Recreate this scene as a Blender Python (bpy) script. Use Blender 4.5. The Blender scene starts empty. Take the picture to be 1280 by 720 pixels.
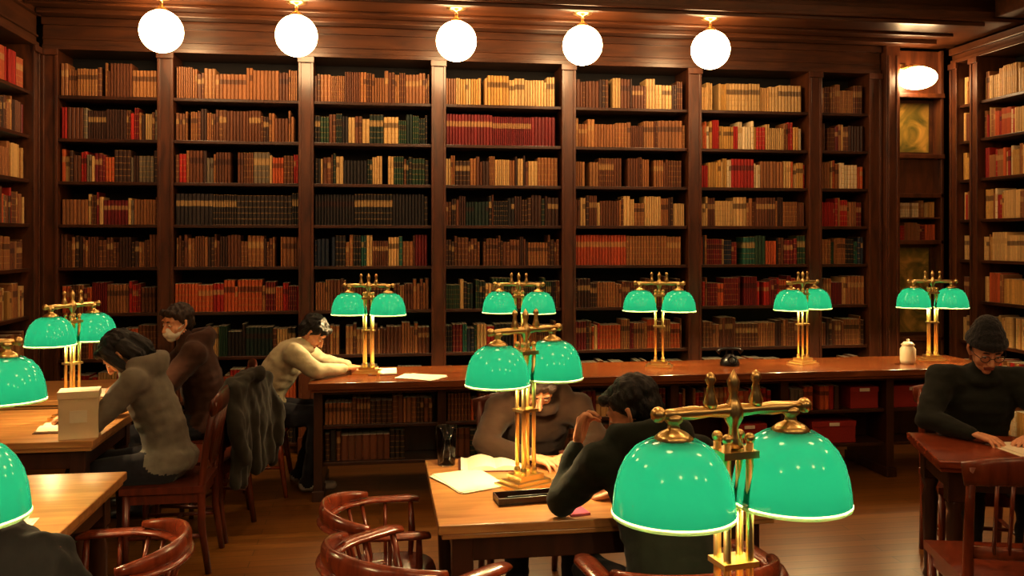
import bpy, math, random
import numpy as np
from mathutils import Vector, Matrix, noise
random.seed(7)
V=Vector
rad=math.radians
scn=bpy.context.scene
col=scn.collection

# ------------------------------------------------------------------ materials
def lin(c):
    return tuple(((x/255)/12.92 if x/255<=0.04045 else ((x/255+0.055)/1.055)**2.4) for x in c)
def new_mat(name):
    m=bpy.data.materials.new(name); m.use_nodes=True
    nt=m.node_tree
    return m,nt,nt.nodes['Principled BSDF']
def mix_rgb(nt,fac,a,b):
    n=nt.nodes.new('ShaderNodeMix'); n.data_type='RGBA'
    for sock,val in ((n.inputs[0],fac),(n.inputs[6],a),(n.inputs[7],b)):
        if isinstance(val,(int,float)): sock.default_value=val
        elif isinstance(val,tuple): sock.default_value=(*val[:3],1)
        else: nt.links.new(val,sock)
    return n.outputs[2]
def mth(nt,op,a,b=None,c=None):
    n=nt.nodes.new('ShaderNodeMath'); n.operation=op
    for i,val in enumerate((a,b,c)):
        if val is None: continue
        if isinstance(val,(int,float)): n.inputs[i].default_value=val
        else: nt.links.new(val,n.inputs[i])
    return n.outputs[0]
def simple(name,c,rough=.6,metal=0,var=.25,nscale=12,bump=.0,stretch=(1,1,1),srgb=True,spec=.5,coat=0,sheen=0):
    m,nt,b=new_mat(name)
    if srgb: c=lin(c)
    tc=nt.nodes.new('ShaderNodeTexCoord'); mp=nt.nodes.new('ShaderNodeMapping')
    mp.inputs['Scale'].default_value=stretch
    nt.links.new(tc.outputs['Object'],mp.inputs[0])
    nz=nt.nodes.new('ShaderNodeTexNoise'); nz.inputs['Scale'].default_value=nscale; nz.inputs['Detail'].default_value=5
    nt.links.new(mp.outputs[0],nz.inputs['Vector'])
    lo=tuple(x*(1-var) for x in c); hi=tuple(min(1,x*(1+var)) for x in c)
    nt.links.new(mix_rgb(nt,nz.outputs['Fac'],lo,hi),b.inputs['Base Color'])
    b.inputs['Roughness'].default_value=rough; b.inputs['Metallic'].default_value=metal
    b.inputs['Specular IOR Level'].default_value=spec
    b.inputs['Coat Weight'].default_value=coat
    b.inputs['Sheen Weight'].default_value=sheen
    if bump:
        bp=nt.nodes.new('ShaderNodeBump'); bp.inputs['Strength'].default_value=bump; bp.inputs['Distance'].default_value=.01
        nt.links.new(nz.outputs['Fac'],bp.inputs['Height']); nt.links.new(bp.outputs[0],b.inputs['Normal'])
    return m
def wood(name,c1,c2,stretch=(1,8,8),scale=3,rough=.35,coat=.2):
    m,nt,b=new_mat(name)
    tc=nt.nodes.new('ShaderNodeTexCoord'); mp=nt.nodes.new('ShaderNodeMapping')
    mp.inputs['Scale'].default_value=stretch
    nt.links.new(tc.outputs['Object'],mp.inputs[0])
    nz=nt.nodes.new('ShaderNodeTexNoise'); nz.inputs['Scale'].default_value=scale; nz.inputs['Detail'].default_value=8; nz.inputs['Distortion'].default_value=.8
    nt.links.new(mp.outputs[0],nz.inputs['Vector'])
    cr=nt.nodes.new('ShaderNodeValToRGB')
    cr.color_ramp.elements[0].position=.3; cr.color_ramp.elements[0].color=(*lin(c1),1)
    cr.color_ramp.elements[1].position=.7; cr.color_ramp.elements[1].color=(*lin(c2),1)
    nt.links.new(nz.outputs['Fac'],cr.inputs[0]); nt.links.new(cr.outputs[0],b.inputs['Base Color'])
    b.inputs['Roughness'].default_value=rough; b.inputs['Coat Weight'].default_value=coat; b.inputs['Coat Roughness'].default_value=.2
    bp=nt.nodes.new('ShaderNodeBump'); bp.inputs['Strength'].default_value=.12; bp.inputs['Distance'].default_value=.005
    nt.links.new(nz.outputs['Fac'],bp.inputs['Height']); nt.links.new(bp.outputs[0],b.inputs['Normal'])
    return m
def emis(name,c,s):
    m,nt,b=new_mat(name)
    b.inputs['Base Color'].default_value=(*c,1)
    b.inputs['Emission Color'].default_value=(*c,1); b.inputs['Emission Strength'].default_value=s
    return m

M_case=wood('mahogany_case',(62,31,17),(102,55,28),stretch=(6,6,1),scale=3,coat=.3)
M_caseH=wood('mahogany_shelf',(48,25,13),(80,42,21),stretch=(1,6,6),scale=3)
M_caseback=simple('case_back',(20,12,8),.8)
M_trim=wood('mahogany_trim',(58,30,14),(90,50,24),stretch=(1,6,6),scale=3)
M_table=wood('oak_table',(152,104,58),(194,142,86),stretch=(1,9,9),scale=2.5,rough=.3)
M_tableR=wood('mahogany_table',(116,48,26),(158,76,42),stretch=(1,9,9),scale=2.5,rough=.26)
M_counter=wood('walnut_counter',(94,48,22),(138,78,38),stretch=(1,9,9),scale=2.5,rough=.26)
M_legs=wood('dark_leg_wood',(44,22,13),(68,35,19),stretch=(6,6,1),scale=3)
M_chair=wood('chair_wood',(94,37,18),(138,61,32),stretch=(5,5,1),scale=5,rough=.26,coat=.5)
M_chairD=wood('chair_wood_dark',(68,26,14),(100,42,24),stretch=(5,5,1),scale=5,rough=.3,coat=.3)
M_brass=simple('brass',(242,212,150),.3,metal=1,var=.1)
M_globe=emis('opal_globe',(1,.69,.35),25)
M_fill_globe=emis('opal_globe_fill_added',(1,.66,.33),17)  # glow for the added out-of-view fill globes
M_bulb=emis('bulb',(1,.76,.42),14)
M_paper=simple('paper',(232,222,200),.8,var=.06,nscale=30)
M_black=simple('black_enamel',(18,16,16),.3,var=.1)
M_eye=simple('eye_white',(225,215,205),.25,var=.02)
M_iris=simple('eye_iris',(30,18,12),.2,var=.1)
M_lip=simple('lip',(150,80,70),.5,var=.1)
M_mask=simple('face_mask_white',(225,222,216),.8,var=.05)

def floor_mat():
    m,nt,b=new_mat('floor_planks')
    tc=nt.nodes.new('ShaderNodeTexCoord')
    br=nt.nodes.new('ShaderNodeTexBrick'); br.inputs['Scale'].default_value=1
    br.inputs['Brick Width'].default_value=1.4; br.inputs['Row Height'].default_value=.09; br.inputs['Mortar Size'].default_value=.002
    br.inputs['Color1'].default_value=(*lin((138,88,30)),1); br.inputs['Color2'].default_value=(*lin((118,72,22)),1); br.inputs['Mortar'].default_value=(*lin((50,30,12)),1)
    nt.links.new(tc.outputs['Object'],br.inputs['Vector'])
    mp=nt.nodes.new('ShaderNodeMapping'); mp.inputs['Scale'].default_value=(1,14,1); nt.links.new(tc.outputs['Object'],mp.inputs[0])
    nz=nt.nodes.new('ShaderNodeTexNoise'); nz.inputs['Scale'].default_value=3; nz.inputs['Detail'].default_value=8; nt.links.new(mp.outputs[0],nz.inputs['Vector'])
    n=nt.nodes.new('ShaderNodeMix'); n.data_type='RGBA'; n.blend_type='MULTIPLY'; n.inputs[0].default_value=.5
    nt.links.new(br.outputs['Color'],n.inputs[6]); nt.links.new(nz.outputs['Fac'],n.inputs[7]); 
    nt.links.new(n.outputs[2],b.inputs['Base Color']); b.inputs['Roughness'].default_value=.34
    return m
M_floor=floor_mat()
M_ceil=simple('plaster_ceiling',(206,192,168),.85,var=.05)
M_wall=simple('wall_panel_brown',(58,34,20),.6,var=.15)

def shade_mat():
    m=bpy.data.materials.new('emerald_cased_glass'); m.use_nodes=True; nt=m.node_tree; nt.nodes.clear()
    out=nt.nodes.new('ShaderNodeOutputMaterial')
    d=nt.nodes.new('ShaderNodeBsdfPrincipled'); d.inputs['Base Color'].default_value=(.001,.20,.125,1); d.inputs['Roughness'].default_value=.12
    d.inputs['Coat Weight'].default_value=.5
    t=nt.nodes.new('ShaderNodeBsdfTranslucent'); t.inputs['Color'].default_value=(.0020,.048,.040,1)
    mx=nt.nodes.new('ShaderNodeMixShader'); mx.inputs[0].default_value=.45
    nt.links.new(d.outputs[0],mx.inputs[1]); nt.links.new(t.outputs[0],mx.inputs[2]); nt.links.new(mx.outputs[0],out.inputs[0])
    return m
M_shade=shade_mat()
def lip_mat():
    m=bpy.data.materials.new('opal_rim'); m.use_nodes=True; nt=m.node_tree; nt.nodes.clear()
    out=nt.nodes.new('ShaderNodeOutputMaterial')
    d=nt.nodes.new('ShaderNodeBsdfDiffuse'); d.inputs['Color'].default_value=(.5,.7,.5,1)
    t=nt.nodes.new('ShaderNodeBsdfTranslucent'); t.inputs['Color'].default_value=(.35,.42,.30,1)
    mx=nt.nodes.new('ShaderNodeMixShader'); mx.inputs[0].default_value=.5
    nt.links.new(d.outputs[0],mx.inputs[1]); nt.links.new(t.outputs[0],mx.inputs[2]); nt.links.new(mx.outputs[0],out.inputs[0])
    return m
M_lipg=lip_mat()
def glass_mat():
    m,nt,b=new_mat('clear_glass'); b.inputs['Transmission Weight'].default_value=1; b.inputs['Roughness'].default_value=.03; b.inputs['IOR'].default_value=1.45
    return m
M_glass=glass_mat()

def book_mat():
    m,nt,b=new_mat('book_bindings')
    at=nt.nodes.new('ShaderNodeAttribute'); at.attribute_name='Col'
    uv=nt.nodes.new('ShaderNodeUVMap'); uv.uv_map='UVMap'
    sp=nt.nodes.new('ShaderNodeSeparateXYZ'); nt.links.new(uv.outputs[0],sp.inputs[0])
    idn=mth(nt,'FLOOR',sp.outputs[0]); v=sp.outputs[1]
    wn=nt.nodes.new('ShaderNodeTexWhiteNoise'); wn.noise_dimensions='1D'; nt.links.new(idn,wn.inputs['W'])
    sc=nt.nodes.new('ShaderNodeSeparateColor'); nt.links.new(wn.outputs['Color'],sc.inputs[0])
    r1,r2,r3=sc.outputs[0],sc.outputs[1],sc.outputs[2]
    fr=mth(nt,'FRACT',mth(nt,'ADD',mth(nt,'MULTIPLY',v,5.0),.5))
    band=mth(nt,'LESS_THAN',mth(nt,'ABSOLUTE',mth(nt,'SUBTRACT',fr,.5)),.06)
    band=mth(nt,'MULTIPLY',band,mth(nt,'GREATER_THAN',r1,.5))
    lab=mth(nt,'MULTIPLY',mth(nt,'GREATER_THAN',v,.6),mth(nt,'LESS_THAN',v,.78))
    lab=mth(nt,'MULTIPLY',lab,mth(nt,'GREATER_THAN',r2,.5))
    labc=mix_rgb(nt,mth(nt,'GREATER_THAN',r3,.5),lin((60,24,14)),lin((190,150,94)))
    c1=mix_rgb(nt,mth(nt,'MULTIPLY',lab,.7),at.outputs['Color'],labc)
    c2=mix_rgb(nt,mth(nt,'MULTIPLY',band,.55),c1,lin((190,144,74)))
    tc=nt.nodes.new('ShaderNodeTexCoord'); nz=nt.nodes.new('ShaderNodeTexNoise'); nz.inputs['Scale'].default_value=40; nz.inputs['Detail'].default_value=4
    nt.links.new(tc.outputs['Object'],nz.inputs['Vector'])
    n=nt.nodes.new('ShaderNodeMix'); n.data_type='RGBA'; n.blend_type='MULTIPLY'; n.inputs[0].default_value=.25
    nt.links.new(c2,n.inputs[6]); nt.links.new(nz.outputs['Fac'],n.inputs[7])
    nt.links.new(n.outputs[2],b.inputs['Base Color']); b.inputs['Roughness'].default_value=.5
    return m
M_book=book_mat()
def art_mat():
    m,nt,b=new_mat('painted_glass_panel')
    tc=nt.nodes.new('ShaderNodeTexCoord'); nz=nt.nodes.new('ShaderNodeTexNoise'); nz.inputs['Scale'].default_value=4; nz.inputs['Distortion'].default_value=2.5; nz.inputs['Detail'].default_value=3
    nt.links.new(tc.outputs['Object'],nz.inputs['Vector'])
    cr=nt.nodes.new('ShaderNodeValToRGB'); e=cr.color_ramp.elements
    e[0].position=.3; e[0].color=(*lin((96,90,40)),1); e[1].position=.7; e[1].color=(*lin((206,160,80)),1)
    x=e.new(.5); x.color=(*lin((150,124,56)),1)
    nt.links.new(nz.outputs['Fac'],cr.inputs[0]); nt.links.new(cr.outputs[0],b.inputs['Base Color']); b.inputs['Roughness'].default_value=.3
    return m
M_art=art_mat()

# ------------------------------------------------------------------ mesh builder
BEVELS=[]
class MB:
    def __init__(s): s.v=[];s.f=[];s.m=[];s.s=[]
    def add(s,vs,fs,mi=0,smooth=False,M=None):
        o=len(s.v)
        for p in vs:
            p=V(p)
            if M is not None: p=M@p
            s.v.append(tuple(p))
        for f in fs: s.f.append(tuple(i+o for i in f)); s.m.append(mi); s.s.append(smooth)
    def box(s,x0,x1,y0,y1,z0,z1,mi=0,M=None):
        vs=[(x0,y0,z0),(x1,y0,z0),(x1,y1,z0),(x0,y1,z0),(x0,y0,z1),(x1,y0,z1),(x1,y1,z1),(x0,y1,z1)]
        s.add(vs,[(0,3,2,1),(4,5,6,7),(0,1,5,4),(1,2,6,5),(2,3,7,6),(3,0,4,7)],mi,False,M)
    def lathe(s,prof,n=24,c=(0,0,0),mi=0,M=None,smooth=True):
        vs=[];fs=[];k=len(prof)
        for i in range(n):
            a=2*math.pi*i/n
            for r,z in prof: vs.append((c[0]+r*math.cos(a),c[1]+r*math.sin(a),c[2]+z))
        for i in range(n):
            j=(i+1)%n
            for q in range(k-1): fs.append((i*k+q,j*k+q,j*k+q+1,i*k+q+1))
        s.add(vs,fs,mi,smooth,M)
    def tube(s,pts,rr,n=10,mi=0,M=None,up=(0,0,1),caps=True):
        pts=[V(p) for p in pts]; k=len(pts)
        if isinstance(rr,(int,float)): rr=[rr]*k
        vs=[];fs=[]
        for i,p in enumerate(pts):
            t=(pts[min(i+1,k-1)]-pts[max(i-1,0)]).normalized()
            u=V(up)
            if abs(t.dot(u))>.95: u=V((1,0,0)) if abs(t.x)<.9 else V((0,1,0))
            a=t.cross(u).normalized(); b=a.cross(t).normalized()
            r=rr[i]; ra,rb=(r,r) if isinstance(r,(int,float)) else r
            for j in range(n):
                w=2*math.pi*j/n
                vs.append(tuple(p+a*ra*math.cos(w)+b*rb*math.sin(w)))
        for i in range(k-1):
            for j in range(n):
                j2=(j+1)%n
                fs.append((i*n+j,i*n+j2,(i+1)*n+j2,(i+1)*n+j))
        if caps:
            fs.append(tuple(range(n-1,-1,-1))); fs.append(tuple((k-1)*n+j for j in range(n)))
        s.add(vs,fs,mi,True,M)
    def ball(s,c,r,mi=0,n=12,M=None):
        if isinstance(r,(int,float)): r=(r,r,r)
        k=n//2+1; vs=[];fs=[]
        for i in range(n):
            a=2*math.pi*i/n
            for q in range(k):
                t=math.pi*q/(k-1); vs.append((c[0]+r[0]*math.sin(t)*math.cos(a),c[1]+r[1]*math.sin(t)*math.sin(a),c[2]-r[2]*math.cos(t)))
        for i in range(n):
            j=(i+1)%n
            for q in range(k-1): fs.append((i*k+q,j*k+q,j*k+q+1,i*k+q+1))
        s.add(vs,fs,mi,True,M)
    def obj(s,name,mats,parent=None,loc=(0,0,0),rz=0,bevel=0):
        me=bpy.data.meshes.new(name); me.from_pydata(s.v,[],s.f)
        for m in mats: me.materials.append(m)
        me.polygons.foreach_set('material_index',s.m); me.polygons.foreach_set('use_smooth',s.s); me.update()
        o=bpy.data.objects.new(name,me); col.objects.link(o); o.location=loc; o.rotation_euler=(0,0,rz)
        if parent: o.parent=parent
        if bevel: BEVELS.append((o,bevel))
        return o
def empty(name,loc,rz=0):
    e=bpy.data.objects.new(name,None); e.empty_display_size=.1; col.objects.link(e); e.location=loc; e.rotation_euler=(0,0,rz); return e
def inst(name,me,parent=None,loc=(0,0,0),rz=0,s=1):
    o=bpy.data.objects.new(name,me); col.objects.link(o); o.location=loc; o.rotation_euler=(0,0,rz); o.scale=(s,s,s)
    if parent: o.parent=parent
    return o

# ------------------------------------------------------------------ organic blobs (people first, while the scene is light)
def sph_template():
    n=12;k=9;vs=[];fs=[]
    vs.append((0,0,-1))
    for q in range(1,k-1):
        t=math.pi*q/(k-1)
        for i in range(n):
            a=2*math.pi*i/n; vs.append((math.sin(t)*math.cos(a),math.sin(t)*math.sin(a),-math.cos(t)))
    vs.append((0,0,1)); top=len(vs)-1
    for i in range(n):
        j=(i+1)%n
        fs.append((0,1+j,1+i)); fs.append((top,top-n+i,top-n+j))
        for q in range(k-3):
            a=1+q*n; fs.append((a+i,a+j,a+n+j,a+n+i))
    return np.array(vs),fs
TV,TF=sph_template()
def chain(a,b,ra,rb,R=None,den=.3):
    a=V(a);b=V(b)
    if isinstance(ra,(int,float)): ra=(ra,)*3
    if isinstance(rb,(int,float)): rb=(rb,)*3
    d=(b-a).length; n=max(1,int(math.ceil(d/(min(min(ra),min(rb))*den*2))))
    return [(a.lerp(b,i/n),tuple(ra[k]+(rb[k]-ra[k])*i/n for k in range(3)),R) for i in range(n+1)]
def poly(pts,rs,R=None):
    o=[]
    for i in range(len(pts)-1): o+=chain(pts[i],pts[i+1],rs[i],rs[i+1],R)
    return o
def blob(name,sp,voxel,mats,parent=None,smooth=3,T=None,disp=None,cat=None):
    vs=[];fs=[];o=0
    for c,r,R in sp:
        p=TV*np.array(r)
        if R is not None: p=p@np.array(R.to_3x3()).T
        p=p+np.array(c); vs.append(p); fs+= [tuple(q+o for q in f) for f in TF]; o+=len(TV)
    vs=np.concatenate(vs)
    me=bpy.data.meshes.new(name); me.from_pydata(vs.tolist(),[],fs); me.update()
    ob=bpy.data.objects.new(name,me); col.objects.link(ob)
    rm=ob.modifiers.new('r','REMESH'); rm.mode='VOXEL'; rm.voxel_size=voxel
    if smooth:
        sm=ob.modifiers.new('s','SMOOTH'); sm.factor=.5; sm.iterations=smooth
    dg=bpy.context.evaluated_depsgraph_get(); ev=ob.evaluated_get(dg)
    nm=bpy.data.meshes.new_from_object(ev); ob.modifiers.clear(); ob.data=nm
    for m in mats: nm.materials.append(m)
    if disp:
        amp,fr,st=disp
        for v in nm.vertices:
            c=v.co; q=V((c.x*st[0],c.y*st[1],c.z*st[2]))*fr
            d=noise.noise(q)*amp+noise.noise(q*2.3)*amp*.4
            v.co=c+v.normal*d
    if cat:
        P=np.zeros(len(nm.polygons)*3); nm.polygons.foreach_get('center',P); P=P.reshape(-1,3)
        best=np.full(len(P),1e9); idx=np.zeros(len(P),dtype=np.int32)
        for (a,b,r,ci) in cat:
            a=np.array(a);b=np.array(b);ab=b-a; L=max(1e-9,ab@ab); t=np.clip((P-a)@ab/L,0,1)
            d=np.linalg.norm(P-(a+t[:,None]*ab),axis=1)-r
            w=d<best; best[w]=d[w]; idx[w]=ci
        nm.polygons.foreach_set('material_index',idx.tolist())
    nm.polygons.foreach_set('use_smooth',[True]*len(nm.polygons))
    if T is not None: nm.transform(T)
    nm.update()
    if parent: ob.parent=parent
    return ob

def cloth(name,c,var=.3): return simple(name,c,.85,var=var,nscale=25,bump=.25,spec=.2,sheen=.1)
M_skin=simple('skin',(214,156,120),.5,var=.08,nscale=20)
M_hairK=simple('hair_black',(20,15,13),.45,var=.4,nscale=60,stretch=(6,6,.6),bump=.6)
M_hairB=simple('hair_brown',(48,30,20),.5,var=.4,nscale=60,stretch=(6,6,.6),bump=.6)
M_denim=cloth('trouser_dark',(34,32,38)); M_shoe=simple('shoe',(30,24,22),.4)
M_shoeW=simple('shoe_light',(150,140,130),.5)
M_knit=simple('knit_black',(22,20,22),.95,var=.4,nscale=120,bump=.4,sheen=.2)

def hand(parent,wrist,d,up,side,curl=25,mat=M_skin):
    """side=+1 right, -1 left ; up = back of the hand"""
    d=V(d).normalized(); up=V(up); x=d.cross(up).normalized(); up=x.cross(d).normalized()
    M=Matrix((x,d,up)).transposed().to_4x4(); M.translation=V(wrist)
    th=-side
    sp=[]
    roots=[(-.030,.082),(-.010,.088),(.011,.085),(.030,.076)]
    L=[.066,.076,.070,.054]
    if th>0: roots=[(-a,b) for a,b in roots]
    sp+=chain((0,-.02,0),(0,.015,0),(.027,.02,.018),(.027,.02,.015))
    for (rx,ry),l in zip(roots,L):
        sp+=chain((rx*.6,.015,0),(rx,ry,0),(.014,.014,.014),(.0115,.0115,.0115))
        p=V((rx,ry,0)); ang=0; r=.0098
        for k,(fr,cu) in enumerate(((.44,1),(.32,1.2),(.24,.8))):
            ang+=rad(curl*cu)
            q=p+V((rx*.4*fr,l*fr*math.cos(ang),-l*fr*math.sin(ang)))
            sp+=chain(p,q,r,r*.9); r*=.9; p=q
    sp+=poly([(th*.018,.02,-.004),(th*.042,.048,-.012),(th*.052,.075,-.018),(th*.050,.098,-.024)],[.016,.012,.0105,.009])
    return blob('hand',sp,.0042,[mat],parent,smooth=2,T=M)

def head(parent,pos,yaw,pitch,roll,hair,hairmat,skin=M_skin,glasses=False,mask=False):
    R=Matrix.Rotation(rad(yaw),4,'Z')@Matrix.Rotation(rad(-pitch),4,'X')@Matrix.Rotation(rad(roll),4,'Y')
    T=Matrix.Translation(V(pos))@R
    E=lambda c,r:(V(c),r if isinstance(r,tuple) else (r,)*3,None)
    sp=[E((0,-.012,.03),(.074,.094,.084)),E((0,.016,-.02),(.064,.07,.085)),E((0,.03,-.072),(.046,.05,.036)),E((0,.062,-.094),(.022,.02,.017))]
    sp+=chain((0,.084,.014),(0,.106,-.026),.0085,.0125); sp+=[E((s*.012,.096,-.031),.0085) for s in(-1,1)]
    sp+=chain((-.042,.066,.032),(.042,.066,.032),.014,.014)
    sp+=[E((s*.040,.055,-.028),(.024,.024,.028)) for s in(-1,1)]
    sp+=chain((-.020,.080,-.056),(.020,.080,-.056),.0085,.0085)+chain((-.016,.081,-.066),(.016,.081,-.066),.009,.009)
    for s in(-1,1):
        sp+=[E((s*.031,.068,.008),(.016,.014,.011))]
        sp+=poly([(s*.072,.004,-.03),(s*.082,-.008,-.005),(s*.082,-.012,.018),(s*.074,.002,.02)],[.008,.009,.008,.006])
    cat=[((0,-.012,.03),(0,.016,-.02),.078,0),((0,.06,-.09),(0,.06,-.09),.03,0),((-.018,.088,-.061),(.018,.088,-.061),.008,1),((0,.09,0),(0,.1,-.03),.012,0)]
    blob('head',sp,.0045,[skin,M_lip],parent,smooth=2,T=T,cat=cat)
    if mask:
        mk=[E((0,.045,-.05),(.058,.066,.046)),E((0,.075,-.035),(.03,.034,.03)),E((0,.06,-.085),(.034,.034,.022))]
        for s in(-1,1): mk+=chain((s*.05,.05,-.03),(s*.078,.0,.0),.006,.004)+chain((s*.05,.04,-.07),(s*.078,.0,-.02),.006,.004)
        blob('face_mask',mk,.005,[M_mask],parent,smooth=2,T=T)
    m=MB()
    for s in(-1,1):
        m.ball((s*.031,.0735,.006),(.0115,.0105,.0085),0,14,T); m.ball((s*.031,.082,.0035),(.0045,.003,.0045),1,10,T)
        m.tube([(s*.014,.0825,.027),(s*.030,.084,.033),(s*.048,.074,.028)],[(.0025,.0035),(.003,.004),(.002,.002)],8,2,T)
        if glasses:
            pts=[(s*.033+.023*math.cos(a),.098-.004*abs(math.cos(a)),.004+.018*math.sin(a)) for a in [2*math.pi*i/20 for i in range(21)]]
            m.tube(pts,.0018,6,3,T); m.tube([(s*.056,.095,.008),(s*.075,.06,.01),(s*.083,-.01,.008)],.0018,6,3,T)
    if glasses: m.tube([(-.011,.099,.008),(.011,.099,.008)],.0018,6,3,T)
    m.obj('eyes_and_brows',[M_eye,M_iris,hairmat,M_black],parent)
    h=[]
    if hair in('short','long'):
        h+=[E((0,-.026,.048),(.083,.1,.084)),E((0,-.052,.002),(.077,.066,.082))]
        for s in(-1,1): h+=chain((s*.07,.02,.06),(s*.074,-.01,.0),(.014,.03,.03),(.01,.018,.02))
        h+=chain((-.045,.062,.082),(.045,.06,.085),.022,.024)
    if hair=='long':
        for s in(-1,1):
            h+=poly([(s*.062,.03,.07),(s*.082,.03,.0),(s*.08,.03,-.06),(s*.068,.03,-.10)],[.032,.030,.028,.018])
            h+=poly([(s*.06,-.05,.02),(s*.075,-.06,-.06),(s*.06,-.06,-.11)],[.045,.042,.026])
        h+=poly([(0,-.09,.0),(0,-.1,-.07),(0,-.09,-.12)],[.05,.05,.03])
    if h: blob('hair',h,.006,[hairmat],parent,smooth=2,T=T,disp=(.009,55,(1,1,.25)))
    if hair=='beanie':
        g=[E((0,-.016,.066),(.087,.106,.086)),E((0,-.03,.10),(.07,.08,.075))]
        g+=[(V((.085*math.cos(a),-.014+.104*math.sin(a),.045+.022*math.sin(a))),(.013,.013,.024),None) for a in [2*math.pi*i/40 for i in range(40)]]
        blob('knit_cap',g,.006,[M_knit],parent,smooth=2,T=T,disp=(.003,90,(1,1,.1)))
        blob('hair',[E((0,-.05,.0),(.078,.06,.07))]+[q for s in(-1,1) for q in chain((s*.073,.0,.04),(s*.074,-.01,-.01),(.010,.02,.02),(.008,.014,.014))],.006,[hairmat],parent,smooth=2,T=T,disp=(.005,60,(1,1,.3)))
    return T

def person(loc,deg,lean,top,legs,el,wr,hd,hair,hairmat,hands,knees=None,hood=0,glasses=False,mask=False,shoe=M_shoe,skin=M_skin,name='seated_person',feet=None,bulk=1.0,wr_amp=.008):
    e=empty(name,(loc[0],loc[1],0),rad(deg))
    PZ=.56
    def L(x,y,z,k):
        a=rad(lean*k); zz=z-PZ; return V((x,y*math.cos(a)+zz*math.sin(a),PZ-y*math.sin(a)+zz*math.cos(a)))
    pel=V((0,0,PZ)); wai=L(0,0,.74,.6); che=L(0,0.01,.92,.85); nek=L(0,0,1.08,1.05); shl=L(-.185,.0,1.035,1.05); shr=L(.185,.0,1.035,1.05)
    upc=L(0,-.01,1.0,.95)
    k=bulk
    Rl=Matrix.Rotation(-rad(lean),4,'X')
    sp=[];cat=[]
    def seg(a,b,ra,rb,c,R=None):
        sp.extend(chain(a,b,ra,rb,R)); r=(ra if isinstance(ra,(int,float)) else (ra[0]+ra[1])/2); cat.append((tuple(a),tuple(b),r,c))
    seg(pel,wai,(.175*k,.13*k,.11),(.162*k,.125*k,.12),0,Rl)
    seg(wai,che,(.162*k,.125*k,.12),(.178*k,.128*k,.13),0,Rl)
    seg(che,upc,(.178*k,.128*k,.13),(.150*k,.10*k,.09),0,Rl)
    seg(upc,nek,(.12*k,.09,.07),(.06,.06,.05),0)
    for s,sh,ei,wi in((-1,shl,el[0],wr[0]),(1,shr,el[1],wr[1])):
        ei=V(ei);wi=V(wi)
        seg(upc,sh,.085*k,.078*k,0); seg(sh,ei,.074*k,.056*k,0); 
        cuff=ei.lerp(wi,.9)
        seg(ei,cuff,.056*k,.040,0); seg(cuff,wi,.030,.026,1)
        for f in (.25,.5,.75):
            c=sh.lerp(ei,f); r=.074*k+(.056*k-.074*k)*f
            sp.append((c+V((0,0,.004)),(r+.006,r+.006,.02),None))
    kn=knees or ((-.13,.44,.52),(.13,.44,.52)); ft=feet or ((-.13,.42,.09),(.13,.42,.09))
    for s,kk,ff in((-1,kn[0],ft[0]),(1,kn[1],ft[1])):
        hip=V((s*.09,.02,.54)); kk=V(kk); ff=V(ff)
        seg(hip,kk,.098,.072,2); seg(kk,ff,.068,.048,2)
        toe=ff+V((0,.15,-.045)); seg(ff+V((0,-.03,-.035)),toe,(.042,.045,.046),(.042,.05,.032),3); seg(ff+V((0,0,-.02)),ff,.045,.045,3)
    dx,dy,dz,yaw,pitch,roll=hd
    hp=nek+V((dx,dy,dz))
    seg(nek-V((0,0,.02)),hp+V((0,-.02,-.05)),.056,.052,1)
    for i in range(18):
        a=2*math.pi*i/18; c=nek+V((.068*math.cos(a),.012+.066*math.sin(a),-.004-.03*math.sin(a))); sp.append((c,(.024,.024,.028),None)); 
        cat.append((tuple(c),tuple(c),.028,0))
    if hood:
        for i in range(17):
            a=math.pi*.95+math.pi*1.1*i/16; c=nek+V((.118*math.cos(a),-.02+.10*math.sin(a),.02+.02*hood*(1-abs(i-8)/8))); sp.append((c,(.045,.045,.05+.012*hood),None)); cat.append((tuple(c),tuple(c),.055,0))
    for i in range(20):
        a=2*math.pi*i/20; c=pel+V((.165*math.cos(a)*k,.125*math.sin(a)*k,.01)); sp.append((c,(.028,.028,.065),None)); cat.append((tuple(c),tuple(c),.055,0))
    blob('body',sp,.013,[top,skin,legs,shoe],e,smooth=5,disp=(wr_amp,9,(1,1,2.2)),cat=cat)
    head(e,hp,yaw,pitch,roll,hair,hairmat,skin,glasses,mask)
    for i,(s,h) in enumerate(zip((-1,1),hands)):
        w=V(wr[i]); d=V(h[0]) if h[0] else (w-V(el[i]))
        hand(e,w+d.normalized()*.012,d,h[1],s,h[2],skin)
    return e
FLAT=(None,(0,0,1),22)
M_jA=cloth('jacket_black_green',(32,38,28)); M_jB=cloth('jacket_brown_dark',(62,44,32)); M_jC=cloth('hoodie_stone_grey',(116,110,100)); M_jD=cloth('jacket_dark_brown',(66,40,29))
M_jE=cloth('shirt_pale_olive',(184,174,146)); M_jF=cloth('jacket_dark_green',(36,38,32))
# A : near side of centre table, back to the camera, hand raised to face
person((.96,2.76),8,26,M_jA,M_denim,((-.27,.36,.82),(.26,.36,.82)),((-.19,.42,1.0),(.04,.50,.80)),(-.005,.10,.105,52,30,0),'short',M_hairK,
   (((.3,.05,1),(-.6,.8,.1),38),(None,(0,0,1),30)),hood=2,bulk=1.02)
# B : far side of centre table, facing camera, bent over
person((.74,4.34),180,32,M_jB,M_denim,((-.27,.35,.82),(.27,.35,.82)),((-.10,.52,.80),(.08,.54,.80)),(.03,.08,.09,5,52,0),'short',M_hairB,
   (FLAT,FLAT),hood=1,knees=((-.13,.42,.53),(.13,.42,.53)))
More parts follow.
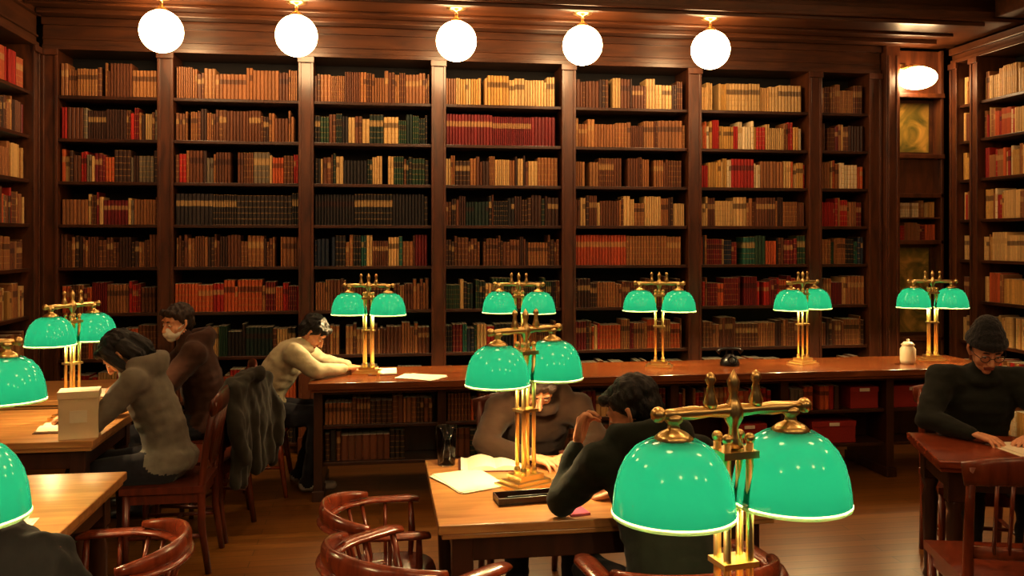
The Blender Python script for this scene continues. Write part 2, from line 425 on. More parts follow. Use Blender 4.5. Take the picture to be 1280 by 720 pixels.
# C : woman at left
person((-1.13,5.0),92,17,M_jC,M_denim,((-.25,.31,.82),(.25,.31,.82)),((-.10,.46,.81),(.06,.48,.81)),(0,.09,.08,6,50,0),'long',M_hairK,(FLAT,FLAT),knees=((-.1,.43,.52),(.1,.43,.52)),name='seated_woman',hood=1,wr_amp=.006)
# D
person((-1.12,6.05),104,12,M_jD,M_denim,((-.27,.28,.82),(.27,.28,.82)),((-.12,.48,.81),(.08,.50,.81)),(0,.08,.14,32,12,0),'short',M_hairB,(FLAT,FLAT),hood=1.5,mask=True,bulk=1.14,name='seated_man')
# E
person((-.82,6.36),-90,29,M_jE,M_denim,((-.24,.40,.86),(.24,.38,.86)),((-.06,.60,.845),(.06,.58,.845)),(0,.09,.085,-12,48,0),'short',M_hairK,(FLAT,FLAT),shoe=M_shoeW,
   knees=((-.12,.40,.53),(.12,.40,.53)),feet=((-.12,.25,.09),(.12,.33,.09)),name='seated_man',bulk=1.05)
# F
person((3.15,4.32),160,16,M_jF,M_denim,((-.29,.28,.83),(.29,.28,.83)),((-.14,.46,.80),(.12,.46,.80)),(0,.085,.135,4,30,0),'beanie',M_hairK,(FLAT,FLAT),glasses=True,bulk=1.1,name='seated_man')

# coats draped on chair backs
def coat(x,y,deg,mat,seed,s=1):
    rnd=random.Random(seed); sp=[]
    sp+=poly([(-.25,-.25,.80),(-.19,-.255,.90),(0,-.27,.935),(.19,-.255,.90),(.25,-.25,.80)],[.045,.05,.052,.05,.045])
    xs=np.linspace(-.23,.23,11)
    for i,xx in enumerate(xs):
        xx=float(xx); j=rnd.uniform(-.02,.02); k=rnd.uniform(-.025,.02)
        sp+=poly([(xx,-.285,.89),(xx*1.05+j,-.31+k*.5,.70),(xx*1.12+j*1.5,-.325+k,.36+rnd.uniform(-.02,.05))],[.04,.038,.034])
        sp+=poly([(xx,-.22,.88),(xx,-.17,.70),(xx,-.15,.53)],[.035,.032,.03])
    for q in(-1,1): sp+=poly([(q*.24,-.27,.84),(q*.29,-.33,.68),(q*.25,-.36,.50)],[.055,.055,.042])
    sp+=poly([(-.11,-.30,.93),(0,-.33,.955),(.11,-.30,.93)],[.03,.04,.03])
    o=blob('draped_coat',sp,.013,[mat],None,smooth=6,disp=(.022,8,(1.6,1.6,.9))); o.location=(x,y,0); o.rotation_euler=(0,0,rad(deg)); o.scale=(s,s,s)
coat(-1.04,5.52,74,cloth('coat_dark',(50,46,38)),3)
coat(-1.16,2.47,172,cloth('coat_charcoal',(30,29,30)),5,.96)

# ------------------------------------------------------------------ room shell
def shell(name,b,mat):
    m=MB(); m.box(*b); return m.obj(name,[mat])
shell('floor',(-3.2,5.8,-2,7.9,-.1,0),M_floor)
shell('ceiling',(-3.2,5.8,-2,7.9,3.92,4.0),M_ceil)
shell('wall_back',(-3.2,5.8,7.81,7.9,0,3.92),M_wall)
shell('wall_left',(-3.2,-3.06,-2,7.81,0,3.92),M_wall)
shell('wall_right',(5.63,5.8,-2,7.81,0,3.92),M_wall)
m=MB() # soffit cornice along back
m.box(-3.05,5.62,6.55,7.8,3.53,3.62); m.box(-3.05,5.62,6.85,7.8,3.62,3.74); m.box(-3.05,5.62,7.1,7.8,3.74,3.92)
m.box(-3.05,5.62,6.52,6.55,3.53,3.56)
m.box(-2.6,4.9,6.95,7.0,3.505,3.53); m.box(-2.6,4.9,7.18,7.30,3.49,3.53); m.box(-2.6,4.9,6.55,6.61,3.50,3.53)
m.obj('trim_1',[M_trim],bevel=.006)
m=MB(); m.box(-3.05,-2.45,-2,6.50,3.56,3.92); m.box(-2.45,-2.40,-2,6.50,3.74,3.82); m.obj('trim_2',[M_trim],bevel=.006)
m=MB(); m.box(4.95,5.62,-2,6.50,3.56,3.92); m.box(4.9,4.95,-2,6.50,3.74,3.82); m.obj('trim_3',[M_trim],bevel=.006)
m=MB() # ceiling beams
for y in (4.9,3.1,1.3,-.5): m.box(-2.39,4.89,y,y+.16,3.80,3.92)
for x in (-.9,.9,2.9): m.box(x,x+.12,-2,6.50,3.84,3.92)
m.obj('trim_4',[M_ceil],bevel=.01)

# ------------------------------------------------------------------ books
tan=(156,100,56);brown=(110,62,34);dbrown=(70,40,26);red=(172,36,25);maroon=(120,26,24);green=(42,70,46);dgreen=(28,44,34);black=(38,28,24)
cream=(208,168,110);orange=(194,90,42);navy=(36,44,60);yel=(198,150,78);grey=(120,104,84);white=(224,200,160);teal=(42,96,80)
PAL={'mix':[tan,tan,brown,brown,red,cream,maroon,grey,dbrown,orange],'dark':[dbrown,black,brown,dgreen,dbrown],'brn':[brown,brown,tan,dbrown,(128,78,44)],
 'tan':[tan,tan,(170,116,68),brown,brown],'grn':[dgreen,green,black,brown,cream],'blk':[black,black,(48,36,32)],'redset':[maroon,(124,30,28)],'red':[red,maroon,red,orange,tan],
 'cream':[cream,yel,cream,tan,(196,150,92)],'crm2':[cream,yel,white,orange,red,tan,tan],'orng':[orange,orange,(178,74,40),tan],'multi':[red,teal,cream,navy,brown,green,tan,orange,black,maroon],
 'brncr':[dbrown,brown,tan,cream,brown]}
BID=[0]
def make_books(name,rows,loc=(0,0,0),rz=0,parent=None):
    vs=[];fs=[];cols=[];uvs=[];mi=[]
    for (x0,x1,z,hmax,wmin,wmax,pal,yf,dep) in rows:
        P=PAL[pal]; x=x0+random.uniform(0,.01)
        uni=pal in('blk','redset','orng')
        while x<x1-.012:
            ns=random.randint(8,20) if uni else random.choice([1,1,1,2,2,3,4,7])
            h=hmax*(random.uniform(.9,1.0) if uni else random.uniform(.74,1.0)); w=random.uniform(wmin,wmax); c=random.choice(P); yy=yf+random.uniform(0,.015)
            base=BID[0]; 
            for k in range(ns):
                ww=w*random.uniform(.93,1.07)
                if x+ww>x1-.004: x=x1; break
                if not uni and random.random()<.012:
                    x+=random.uniform(.02,.06)
                    if x+ww>x1-.004: break
                hh=h*random.uniform(.985,1.0) if ns>2 else h
                j=random.uniform(.78,1.2); cc=tuple(min(1,q*j) for q in lin(c))
                o=len(vs); d=dep*random.uniform(.85,1)
                pf=[(0,d),(0,.008),(ww*.22,.0015),(ww*.78,.0015),(ww,.008),(ww,d)]
                g=.0012
                for zz in (0,hh):
                    for (a,b) in pf: vs.append((x+g+a*(1-2*g/ww),yy+b,z+zz))
                ff=[(i,(i+1)%6,(i+1)%6+6,i+6) for i in range(6)]+[(5,4,3,2,1,0),(6,7,8,9,10,11)]
                BID[0]=(base if ns>2 else BID[0]+1)
                if k==0 and ns>2: BID[0]=base=base+1
                for f in ff:
                    fs.append(tuple(q+o for q in f)); top=f[0]==6
                    mi.append(1 if top else 0)
                    for q in f: cols.append((*cc,1)); uvs.append((base+.5 if ns>2 else BID[0]+.5,0 if q<6 else 1))
                x+=ww
            BID[0]+=1
    me=bpy.data.meshes.new(name); me.from_pydata(vs,[],fs)
    me.materials.append(M_book); me.materials.append(M_paper)
    ca=me.color_attributes.new('Col','FLOAT_COLOR','CORNER'); ca.data.foreach_set('color',np.array(cols,dtype=np.float32).ravel())
    ul=me.uv_layers.new(name='UVMap'); ul.data.foreach_set('uv',np.array(uvs,dtype=np.float32).ravel())
    me.polygons.foreach_set('material_index',mi); me.update()
    o=bpy.data.objects.new(name,me); col.objects.link(o); o.location=loc; o.rotation_euler=(0,0,rz)
    if parent:o.parent=parent
    return o

ZS=[.08,.44,.80,1.165,1.53,1.87,2.21,2.55,2.89]
def bookcase(divs,loc,rz,zs,ztop,pals,zfr,dw=.055):
    m=MB(); D=.34
    x0,x1=divs[0]-dw,divs[-1]+dw
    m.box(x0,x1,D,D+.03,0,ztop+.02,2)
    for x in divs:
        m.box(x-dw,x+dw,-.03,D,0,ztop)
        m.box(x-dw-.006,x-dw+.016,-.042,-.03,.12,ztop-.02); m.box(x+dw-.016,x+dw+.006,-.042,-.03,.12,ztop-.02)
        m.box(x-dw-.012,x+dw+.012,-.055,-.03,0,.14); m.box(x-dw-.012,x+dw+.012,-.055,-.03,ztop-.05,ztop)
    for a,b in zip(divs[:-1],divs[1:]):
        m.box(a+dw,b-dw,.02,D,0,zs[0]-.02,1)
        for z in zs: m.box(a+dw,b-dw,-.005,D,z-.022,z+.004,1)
    m.box(x0,x1,-.035,D,ztop,ztop+.035,3)
    m.box(x0,x1,-.015,D,ztop+.035,zfr,3)
    m.box(x0,x1,-.05,-.015,zfr-.06,zfr,3); m.box(x0,x1,-.03,-.015,ztop+.08,ztop+.095,3)
    o=m.obj('bookcase',[M_case,M_caseH,M_caseback,M_trim],loc=loc,rz=rz,bevel=.003)
    rows=[]
    for bi,(a,b) in enumerate(zip(divs[:-1],divs[1:])):
        for ri,z in enumerate(reversed(zs)):
            pal=pals(bi,ri)
            full=b-dw-random.choice([0,0,0,.0,.03])
            rows.append((a+dw+.004,full,z+.004,.262 if ri else .27,.016,.032,pal,.02,.2))
    make_books('shelved_books',rows,parent=o)
    return o
G=[['tan','mix','mix','mix','brn','mix','mix','mix','dark'],
   ['tan','brn','mix','blk','brn','red','grn','mix','dark'],
   ['tan','grn','grn','blk','multi','tan','tan','mix','dark'],
   ['cream','redset','brncr','dark','brn','grn','multi','mix','dark'],
   ['brncr','tan','tan','brncr','orng','brn','mix','mix','dark'],
   ['cream','crm2','crm2','brncr','multi','red','brn','mix','dark'],
   ['tan','mix','crm2','red','multi','mix','brn','mix','dark']]
bookcase([-2.565,-1.697,-.598,.485,1.596,2.721,3.843,4.42],(0,7.4,0),0,ZS,3.25,lambda b,r:G[b][r],3.50)
ldiv=[1.0,2.05,3.1,4.15,5.2,6.25,7.27]
bookcase(ldiv,(-2.66,0,0),rad(90),ZS,3.25,lambda b,r:random.choice(['mix','tan','cream','crm2','multi','mix']) ,3.55)
ZR=[.10,.47,.84,1.21,1.57,1.93,2.29,2.64,2.97]
rdiv=[-7.36,-7.08,-6.0,-4.9,-3.8,-2.7,-1.6]
bookcase(rdiv,(5.22,0,0),rad(-90),ZR,3.36,lambda b,r:random.choice(['cream','tan','crm2','brncr','cream']),3.50,dw=.045)

m=MB()
m.box(4.49,4.62,7.30,7.78,0,3.5); m.box(4.47,4.64,7.27,7.30,0,.16); m.box(4.50,4.52,7.285,7.30,.16,3.4); m.box(4.58,4.60,7.285,7.30,.16,3.4)
m.box(4.62,5.16,7.5,7.70,3.08,3.5)
m.box(4.62,5.16,7.5,7.70,2.18,2.52)
m.box(4.62,4.66,7.46,7.70,0,3.5); m.box(5.13,5.16,7.46,7.70,0,3.5)
m.box(4.62,5.16,7.46,7.70,1.71,1.75); m.box(4.62,5.16,7.47,7.70,1.945,1.96); m.box(4.62,5.16,7.46,7.70,2.14,2.18)
m.box(4.62,5.16,7.70,7.78,0,3.5)
m.box(4.62,5.16,7.5,7.70,0,.85); m.box(4.70,5.10,7.485,7.5,.15,.75)
m.box(4.62,5.16,7.44,7.5,3.06,3.10); m.box(4.62,5.16,7.44,7.5,2.50,2.54); m.box(4.62,5.16,7.46,7.70,.82,.86)
m.obj('niche_cabinet',[M_case],bevel=.004)
make_books('niche_books',[(4.67,5.12,1.75,.17,.018,.03,'red',7.5,.16),(4.67,5.12,1.96,.16,.018,.03,'crm2',7.5,.16)])
m=MB(); m.box(4.662,5.128,7.60,7.62,2.54,3.06,1)
for a in ((4.662,5.128,7.58,7.60,2.54,2.57),(4.662,5.128,7.58,7.60,3.03,3.06),(4.662,4.69,7.58,7.60,2.57,3.03),(5.10,5.128,7.58,7.60,2.57,3.03)): m.box(*a)
m.obj('framed_painting',[M_trim,M_art])
m=MB(); m.box(4.662,5.128,7.60,7.62,.86,1.71,1)
for a in ((4.662,5.128,7.58,7.60,.86,.89),(4.662,5.128,7.58,7.60,1.68,1.71),(4.662,4.69,7.58,7.60,.89,1.68),(5.10,5.128,7.58,7.60,.89,1.68)): m.box(*a)
m.obj('framed_painting',[M_trim,M_art])

# ------------------------------------------------------------------ globe lamps along the bookcase, plus added fill globes
def globe_mesh(mt):
    mg=MB(); mg.ball((0,0,0),.155,n=32); o=mg.obj('tmp',[mt]); me=o.data; bpy.data.objects.remove(o); return me
me_globe=globe_mesh(M_globe); me_fill_globe=globe_mesh(M_fill_globe)
def globe(x,y,z,top,me=me_globe):
    e=empty('globe_lamp_or_fill',(x,y,z))
    inst('opal_globe',me,e)
    m=MB(); r=.155
    m.lathe([(0.0,r-.01),(.045,r-.012),(.05,r),(.03,r+.02),(.012,r+.03),(.012,top-z-.025),(.05,top-z-.02),(.075,top-z-.008),(.078,top-z),(0,top-z)],24)
    m.obj('brass_canopy',[M_brass],e)
for x in (-1.58,-.617,.579,1.57,2.62): globe(x,6.74,3.275,3.53)
for y in (4.2,2.2,-.6):  # unseen globes added above and behind the camera as fill light
    for x in (-1.7,.55,2.3,4.1): globe(x,y,3.30,3.92,me=me_fill_globe)
# flattened bowl light carried on a bracket from the niche
e=empty('bowl_sconce_lamp',(4.76,7.26,3.20))
g=inst('opal_bowl',me_globe,e); g.scale=(1.08,1.08,.64)
m=MB(); m.lathe([(0,.09),(.07,.088),(.075,.10),(.03,.115),(0,.118)],24); m.tube([(0,0,.11),(0,.08,.13),(0,.225,.13)],.012,10); m.lathe([(0,0),(.045,0),(.045,.012),(0,.012)],20,(0,0,0),0,Matrix.Translation((0,.236,.13))@Matrix.Rotation(rad(90),4,'X'))
m.obj('brass_bracket',[M_brass],e)

# ------------------------------------------------------------------ reading lamp
A=.142; RZ=.42
def lamp_meshes():
    m=MB()
    m.box(-.10,.10,-.075,.075,0,.014); m.box(-.085,.085,-.06,.06,.014,.028); m.box(-.06,.06,-.045,.045,.028,.05)
    for sx in(-1,1):
        for sy in(-1,1):
            m.tube([(sx*.027,sy*.02,.05),(sx*.027,sy*.02,.56)],.0085,10)
            m.ball((sx*.027,sy*.02,.57),.012)
            m.lathe([(.0,.0),(.013,.0),(.013,.02),(.008,.03)],12,(sx*.027,sy*.02,.05))
    m.box(-.042,.042,-.034,.034,.30,.312); m.box(-.042,.042,-.034,.034,.53,.545)
    m.lathe([(.0,.545),(.022,.55),(.012,.57),(.010,.59),(.020,.61),(.022,.628),(.014,.645),(.008,.66),(.012,.675),(.014,.69),(.006,.705),(0,.715)],20)
    n=9
    m.tube([(-A-.03+ (2*A+.06)*i/n,0,.627) for i in range(n+1)],[.010,.013,.015,.011,.015,.015,.011,.015,.013,.010],12)
    for sx in(-1,1):
        m.ball((sx*(A+.035),0,.628),.017)
        m.lathe([(0,0),(.012,.0),(.016,.012),(.01,.03),(.007,.05),(.012,.06),(.008,.072),(0,.078)],14,(sx*.055,0,.634))
        m.lathe([(.0,.005),(.038,-.002),(.041,.006),(.030,.016),(.014,.024),(.012,.034),(.020,.042),(.018,.052),(.008,.058)],20,(sx*A,0,RZ+.152))
        m.lathe([(0,-.04),(.016,-.04),(.018,0),(.016,.02)],14,(sx*A,0,RZ+.13))
    fr=m.obj('t1',[M_brass]).data
    s=MB(); P=[(.032,.158),(.055,.152),(.080,.137),(.100,.114),(.114,.086),(.122,.055),(.126,.028),(.128,.006)]
    s.lathe(P,48); sh=s.obj('t2',[M_shade]).data
    s=MB(); s.lathe([(.128,.006),(.130,.002),(.129,-.004),(.126,-.004),(.125,.004)],48); lp=s.obj('t3',[M_lipg]).data
    s=MB(); s.lathe([(0,-.052),(.012,-.05),(.022,-.04),(.026,-.026),(.024,-.012),(.014,0),(.012,.01)],20); bl=s.obj('t4',[M_bulb]).data
    for k in('t1','t2','t3','t4'): bpy.data.objects.remove(bpy.data.objects[k])
    return fr,sh,lp,bl
FR,SH,LP,BL=lamp_meshes()
def lamp(x,y,z,deg,power=14):
    e=empty('green_shade_reading_lamp',(x,y,z),rad(deg))
    inst('brass_stand',FR,e)
    for i,sx in enumerate((-1,1)):
        inst('glass_shade_%d'%(i+1),SH,e,(sx*A,0,RZ)); inst('shade_rim_%d'%(i+1),LP,e,(sx*A,0,RZ)); inst('bulb_%d'%(i+1),BL,e,(sx*A,0,RZ+.125))
        L=bpy.data.lights.new('bulb_light','POINT'); L.energy=power; L.color=(1,.68,.34); L.shadow_soft_size=.015
        o=bpy.data.objects.new('bulb_light_%d'%(i+1),L); col.objects.link(o); o.parent=e; o.location=(sx*A,0,RZ+.045)
for x,d in((-.08,-16),(1.0,-18),(2.06,-20),(3.20,26),(4.28,-14)): lamp(x,6.33,.80,d)
lamp(.58,3.50,.76,30)
lamp(.745,1.785,.76,9)
lamp(-1.44,3.30,.76,24)
lamp(-.99,1.93,.76,10)
lamp(-1.69,5.20,.76,60)

# ------------------------------------------------------------------ tables
def table(x0,x1,y0,y1,h=.76,mt=M_table,rz=0,name='reading_table'):
    m=MB(); cx,cy=(x0+x1)/2,(y0+y1)/2; hx,hy=(x1-x0)/2,(y1-y0)/2
    m.box(-hx,hx,-hy,hy,h-.035,h); m.box(-hx+.012,hx-.012,-hy+.012,hy-.012,h-.055,h-.035)
    m.box(-hx+.06,hx-.06,-hy+.06,-hy+.085,h-.15,h-.055,1); m.box(-hx+.06,hx-.06,hy-.085,hy-.06,h-.15,h-.055,1)
    m.box(-hx+.06,-hx+.085,-hy+.085,hy-.085,h-.15,h-.055,1); m.box(hx-.085,hx-.06,-hy+.085,hy-.085,h-.15,h-.055,1)
    for sx in(-1,1):
        for sy in(-1,1):
            c=(sx*(hx-.09),sy*(hy-.09),0)
            m.box(c[0]-.038,c[0]+.038,c[1]-.038,c[1]+.038,h-.20,h-.055,1)
            m.lathe([(.0,0),(.022,0),(.026,.03),(.024,.05),(.034,.07),(.026,.10),(.030,.2),(.038,h-.30),(.028,h-.25),(.040,h-.22),(.040,h-.20)],16,c,1)
    return m.obj(name,[mt,M_legs],loc=(cx,cy,0),rz=rz,bevel=.005)
table(.2,1.45,3.05,3.98)
table(-2.3,-1.07,3.0,3.97)
table(-2.5,-1.40,4.6,5.5)
table(-2.55,-1.5,5.8,6.6)
table(.2,1.6,1.35,2.2)
table(-2.2,-.72,1.5,2.2)
table(2.54,3.94,3.364,3.964,mt=M_tableR,rz=rad(-20))

# counter
m=MB(); X0,X1=-.47,4.62
m.box(X0,X1,5.95,6.66,.755,.80,0); m.box(X0+.015,X1-.015,5.965,6.645,.735,.755,0)
n=6; w=(X1-X0-.12)/n
for i in range(n+1):
    x=X0+.06+i*w; m.box(x-.03,x+.03,6.02,6.58,0,.735,1)
    m.box(x-.04,x+.04,6.0,6.6,0,.07,1)
m.box(X0+.09,X1-.09,6.05,6.56,.475,.50,1); m.box(X0+.09,X1-.09,6.05,6.56,.225,.25,1)
m.box(X0+.09,X1-.09,6.30,6.32,.25,.735,1)
m.box(X0+.06,X1-.06,6.03,6.05,.71,.735,1)
counter=m.obj('library_counter',[M_counter,M_legs],bevel=.004)
rows=[]; 
for i in range(n):
    a=X0+.06+i*w+.035; b=a+w-.07
    if i<4: rows.append((a,b,.50,.19,.02,.04,['brn','mix','mix','red','mix','redset'][i],6.07,.18))
    if i==4: rows.append((a,a+.45,.50,.19,.02,.04,'mix',6.07,.18))
    if i in(0,1,2): rows.append((a,b-.2,.25,.21,.03,.05,['dark','dark','brn'][i],6.09,.18))
make_books('counter_books',rows,parent=counter)
M_redbox=simple('red_cloth_box',(146,34,27),.6,var=.2,bump=.1,nscale=60)
for x,wd,z in((2.66,.26,.25),(3.32,.34,.25),(3.56,.22,.50),(3.96,.34,.50),(4.32,.26,.50)):
    m=MB(); m.box(-wd/2,wd/2,-.1,.1,0,.12); m.box(-wd/2-.004,wd/2+.004,-.104,.104,.12,.16); m.box(-.04,.04,-.108,-.104,.125,.15,1)
    m.obj('storage_box',[M_redbox,M_paper],loc=(x,6.18,z),bevel=.004)

# ------------------------------------------------------------------ chairs
def chair_arm_mesh(mt):
    m=MB()
    N=28; top=[];bot=[]
    for i in range(N):
        a=2*math.pi*i/N; c,s=math.cos(a),math.sin(a)
        x=.235*math.copysign(abs(c)**.7,c); y=.225*math.copysign(abs(s)**.7,s); top.append((x,y,.455)); bot.append((x*.95,y*.95,.42))
    mid=[(x*.6,y*.6,.445) for x,y,z in top]
    vs=top+bot+mid+[(0,0,.442)]; fs=[]
    for i in range(N):
        j=(i+1)%N
        fs+= [(i,j,N*2+j,N*2+i),(N*2+i,N*2+j,3*N),(j,i,N+i,N+j)]
    fs.append(tuple(N+i for i in range(N-1,-1,-1)))
    m.add(vs,fs,0,True)
    for sx in(-1,1):
        for sy in(-1,1):
            m.tube([(sx*.16,sy*.15,.43),(sx*.175,sy*.165,.3),(sx*.19,sy*.18,.2),(sx*.215,sy*.21,0)],[.017,.023,.019,.014],12)
        m.tube([(sx*.187,-.177,.2),(sx*.187,.177,.2)],.011,8)
    m.tube([(-.187,0,.2),(.187,0,.2)],.011,8)
    pts=[];rr=[]
    for i in range(25):
        a=rad(-205+230*i/24); x=.285*math.cos(a); y=-.03+.255*math.sin(a)
        pts.append((x,y,.70)); e=min(i,24-i); rr.append((.038 if e>=3 else .030+.006*e,.015))
    pts=[(-.275,.17,.695),(-.285,.12,.70)]+pts[3:-3]+[(.285,.12,.70),(.275,.17,.695)]
    rr=[(.030,.013),(.040,.016)]+rr[3:-3]+[(.040,.016),(.030,.013)]
    m.tube(pts,rr,12)
    cp=[];cr=[]
    for i in range(17):
        a=rad(-168+156*i/16); cp.append((.275*math.cos(a),-.035+.26*math.sin(a),.745-.012*abs(i-8)/8)); cr.append((.018,.045-.030*(abs(i-8)/8)**2))
    m.tube(cp,cr,12)
    for i in range(9):
        a=rad(-160+140*i/8); m.tube([(.19*math.cos(a),-.0+.195*math.sin(a),.44),(.275*math.cos(a),-.03+.25*math.sin(a),.70)],[.008,.010],8)
    for sx in(-1,1):
        m.tube([(sx*.2,.12,.44),(sx*.235,.13,.56),(sx*.27,.125,.70)],[.012,.017,.011],10)
        m.tube([(sx*.21,.0,.44),(sx*.275,.0,.70)],[.009,.009],8)
    o=m.obj('t',[mt]); me=o.data; bpy.data.objects.remove(o); return me
def chair_side_mesh(mt):
    m=MB()
    m.box(-.22,.22,-.2,.22,.43,.465)
    m.box(-.2,.2,-.18,.2,.375,.43)
    for sx in(-1,1):
        m.tube([(sx*.195,.19,.43),(sx*.2,.195,0)],[(.02,.02),(.015,.015)],8)
        m.tube([(sx*.195,-.22,0),(sx*.195,-.185,.25),(sx*.195,-.185,.46),(sx*.2,-.21,.68),(sx*.205,-.25,.90)],[.017,.02,.021,.018,.016],10)
        m.tube([(sx*.198,-.2,.2),(sx*.198,.19,.2)],.011,8)
    m.tube([(-.198,.0,.2),(.198,.0,.2)],.011,8)
    m.tube([(-.235,-.243,.87),(-.12,-.262,.885),(0,-.268,.89),(.12,-.262,.885),(.235,-.243,.87)],[(.014,.045),(.014,.055),(.014,.058),(.014,.055),(.014,.045)],12)
    m.tube([(-.2,-.195,.56),(0,-.21,.56),(.2,-.195,.56)],[(.011,.025)]*3,10)
    for x in(-.11,-.055,0,.055,.11): m.tube([(x,-.207,.56),(x*1.05,-.258,.86)],[(.013,.006)]*2,8)
    o=m.obj('t',[mt]); me=o.data; bpy.data.objects.remove(o); return me
ARM=chair_arm_mesh(M_chair); SIDE=chair_side_mesh(M_chairD); SIDER=chair_side_mesh(M_chair)
def chair(x,y,deg,me,nm='wooden_armchair',s=1): return inst(nm,me,None,(x,y,0),rad(deg),s)
chair(-.95,3.25,94,ARM,s=.92)
chair(.03,3.64,-88,ARM,s=.88)
chair(.11,2.97,-52,ARM,s=.98)
chair(.96,2.72,6,ARM,s=1)               # person A
chair(2.46,3.20,-15,SIDER,'wooden_side_chair')
chair(3.15,4.32,160,SIDER,'wooden_side_chair')   # F
chair(-1.11,5.0,90,SIDE,'wooden_side_chair')  # C
chair(-1.09,6.05,102,SIDE,'wooden_side_chair') # D
chair(-.84,6.35,-90,ARM)     # E
chair(-1.04,5.52,74,SIDE,'wooden_side_chair')  # coat
chair(-1.16,2.47,172,SIDE,'wooden_side_chair',.96)  # coat near-left
chair(.72,4.36,180,SIDE,'wooden_side_chair')  # B

# ------------------------------------------------------------------ table-top things
M_cover=simple('book_cover',(90,40,30),.5)
def open_book(x,y,z,deg,s=1.0):
    m=MB(); N=10; 
    m.box(-.16*s,.16*s,-.115*s,.115*s,0,.004,1)
    for sx in(-1,1):
        top=[]
        for i in range(N+1):
            t=i/N; top.append((sx*.15*s*t,.006+.022*max(0,math.sin(math.pi*min(1,t*1.15+.08)))**.8*(1-.45*t) if t<.99 else .012))
        vs=[];fs=[]
        for yy in(-.108*s,.108*s):
            for a,h in top: vs.append((a,yy,h))
            for a,h in top: vs.append((a,yy,.004))
        K=N+1
        for i in range(N):
            fs+=[(i,i+1,2*K+i+1,2*K+i),(i,K+i,K+i+1,i+1),(2*K+i,2*K+i+1,3*K+i+1,3*K+i)]
        fs.append((N,2*K+N,3*K+N,K+N)); m.add(vs,fs,0,False)
    return m.obj('open_book',[M_paper,M_cover],loc=(x,y,z),rz=rad(deg))
def papers(x,y,z,deg,n=5,w=.21,h=.297):
    m=MB()
    for i in range(n):
        M=Matrix.Rotation(rad(random.uniform(-9,9)),4,'Z')@Matrix.Translation((random.uniform(-.015,.015),random.uniform(-.015,.015),0))
        m.box(-w/2,w/2,-h/2,h/2,i*.0015,i*.0015+.0012,0,M)
    return m.obj('paper_sheets',[M_paper],loc=(x,y,z),rz=rad(deg))
def stack(x,y,z,deg,cs,w=.17,d=.24):
    m=MB(); zz=0; mats=[M_paper]
    for i,(c,t) in enumerate(cs):
        mats.append(simple('cover_%d'%i,c,.5)); M=Matrix.Rotation(rad(random.uniform(-8,8)),4,'Z')
        m.box(-w/2,w/2,-d/2,d/2,zz,zz+.003,i+1,M); m.box(-w/2,-w/2+.003,-d/2,d/2,zz+.003,zz+t-.003,i+1,M); m.box(-w/2,w/2,-d/2,d/2,zz+t-.003,zz+t,i+1,M)
        m.box(-w/2+.003,w/2-.006,-d/2+.005,d/2-.005,zz+.003,zz+t-.003,0,M); zz+=t
    return m.obj('book_stack',mats,loc=(x,y,z),rz=rad(deg))
def tumbler(x,y,z,r=.04,h=.15):
    m=MB(); m.lathe([(0,0),(r*.85,0),(r,h),(r-.003,h),(r*.85-.003,.008),(0,.008)],28); return m.obj('glass_tumbler',[M_glass],loc=(x,y,z))
open_book(.50,3.84,.76,175,1.0); papers(.36,3.60,.76,25)
tumbler(.29,3.88,.76,.045,.17)
papers(1.12,3.45,.76,10,3)
stack(.90,3.74,.76,20,[((40,34,34),.03),((90,50,40),.025)])
open_book(3.32,3.80,.76,-20,.95); papers(3.02,3.74,.76,-5,3)
stack(3.62,3.55,.76,10,[((120,50,36),.03),((60,50,44),.03)])
open_book(.02,6.38,.80,-90,.9); papers(.28,6.12,.80,60,4)
open_book(-1.66,4.92,.76,90,.8)
stack(-2.05,4.85,.76,30,[((40,60,60),.03),((140,70,40),.035)]); papers(-1.30,3.2,.76,5,3)
open_book(-1.75,6.0,.76,85,.9)
m=MB(); m.box(-.09,.09,-.07,.07,0,.20); m.box(-.094,.094,-.074,.074,.20,.235); m.box(-.04,.04,-.0715,-.07,.08,.14,1)
m.obj('archive_box',[simple('box_cream',(226,206,172),.7,var=.06),M_paper],loc=(-1.50,4.72,.76),rz=rad(12),bevel=.004)
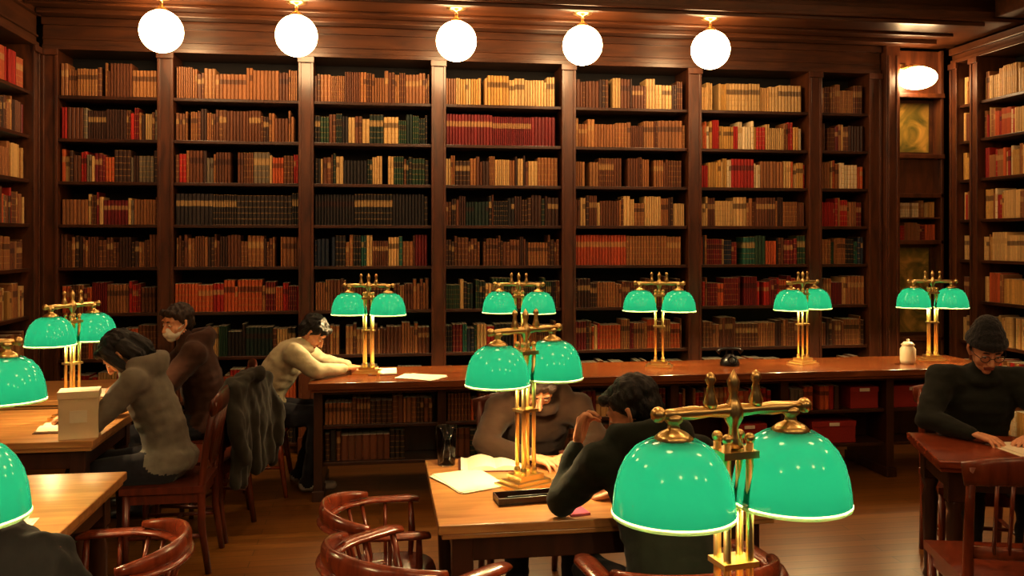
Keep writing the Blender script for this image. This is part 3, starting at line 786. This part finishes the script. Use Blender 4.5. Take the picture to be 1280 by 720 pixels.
# brown wooden pen tray with pens
m=MB(); m.box(-.13,.13,-.05,.05,0,.006); m.box(-.13,.13,-.05,-.044,.006,.028); m.box(-.13,.13,.044,.05,.006,.028); m.box(-.13,-.124,-.044,.044,.006,.028); m.box(.124,.13,-.044,.044,.006,.028)
m.tube([(-.10,-.01,.011),(.06,.0,.011)],.005,8,1); m.tube([(-.08,.02,.011),(.09,.022,.011)],.005,8,1)
m.obj('pen_tray',[M_legs,M_black],loc=(.56,3.30,.76),rz=rad(6),bevel=.002)
m=MB(); m.box(-.037,.037,-.075,.075,0,.008); m.box(-.034,.034,-.071,.071,.008,.0085,1)
m.obj('smartphone',[simple('phone_pink',(226,110,134),.4),simple('phone_screen',(230,110,144),.2)],loc=(.70,3.16,.76),rz=rad(10),bevel=.003)
m=MB(); m.lathe([(0,0),(.05,0),(.052,.01),(.03,.018),(.03,.055),(.02,.065),(.012,.07),(.014,.085),(0,.088)],24); m.tube([(.0,.0,.07),(.05,.02,.17)],[.003,.005],8)
m.obj('inkwell_with_pen',[M_black],loc=(.77,3.50,.76))
m=MB(); m.lathe([(0,0),(.07,0),(.075,.015),(.06,.05),(.03,.085),(0,.09)],24); m.lathe([(0,.0),(.035,.0),(.03,.008)],20,(0,0,0),0,Matrix.Translation((0,-.055,.045))@Matrix.Rotation(rad(60),4,'X'))
m.tube([(-.095,0,.10),(-.07,0,.122),(0,0,.128),(.07,0,.122),(.095,0,.10)],[.02,.011,.010,.011,.02],12); m.box(-.03,-.02,-.01,.01,.08,.12); m.box(.02,.03,-.01,.01,.08,.12)
m.obj('rotary_telephone',[M_black],loc=(2.62,6.35,.80))
m=MB(); m.lathe([(0,0),(.05,0),(.058,.03),(.058,.11),(.045,.13),(.045,.14),(.052,.145),(.03,.165),(.008,.17),(.012,.185),(0,.19)],28)
m.obj('ceramic_jar',[simple('ceramic_cream',(236,222,190),.25,var=.03)],loc=(4.02,6.25,.80))

for o,bw in BEVELS:
    b=o.modifiers.new('b','BEVEL'); b.width=bw; b.segments=2; b.limit_method='ANGLE'; b.angle_limit=rad(50)

# ------------------------------------------------------------------ camera / world / view
cam=bpy.data.cameras.new('cam'); co=bpy.data.objects.new('camera',cam); col.objects.link(co)
co.location=(0,0,1.75); co.rotation_euler=(rad(90),0,-math.atan(.15)); cam.sensor_width=36; cam.lens=1100/1280*36; cam.shift_y=-60/1280; cam.clip_start=.05
scn.camera=co
w=bpy.data.worlds.new('world'); scn.world=w; w.use_nodes=True; w.node_tree.nodes['Background'].inputs[0].default_value=(1,.7,.42,1); w.node_tree.nodes['Background'].inputs[1].default_value=.03
scn.view_settings.view_transform='Standard'; scn.view_settings.look='None'; scn.view_settings.exposure=0.42; scn.view_settings.gamma=.89
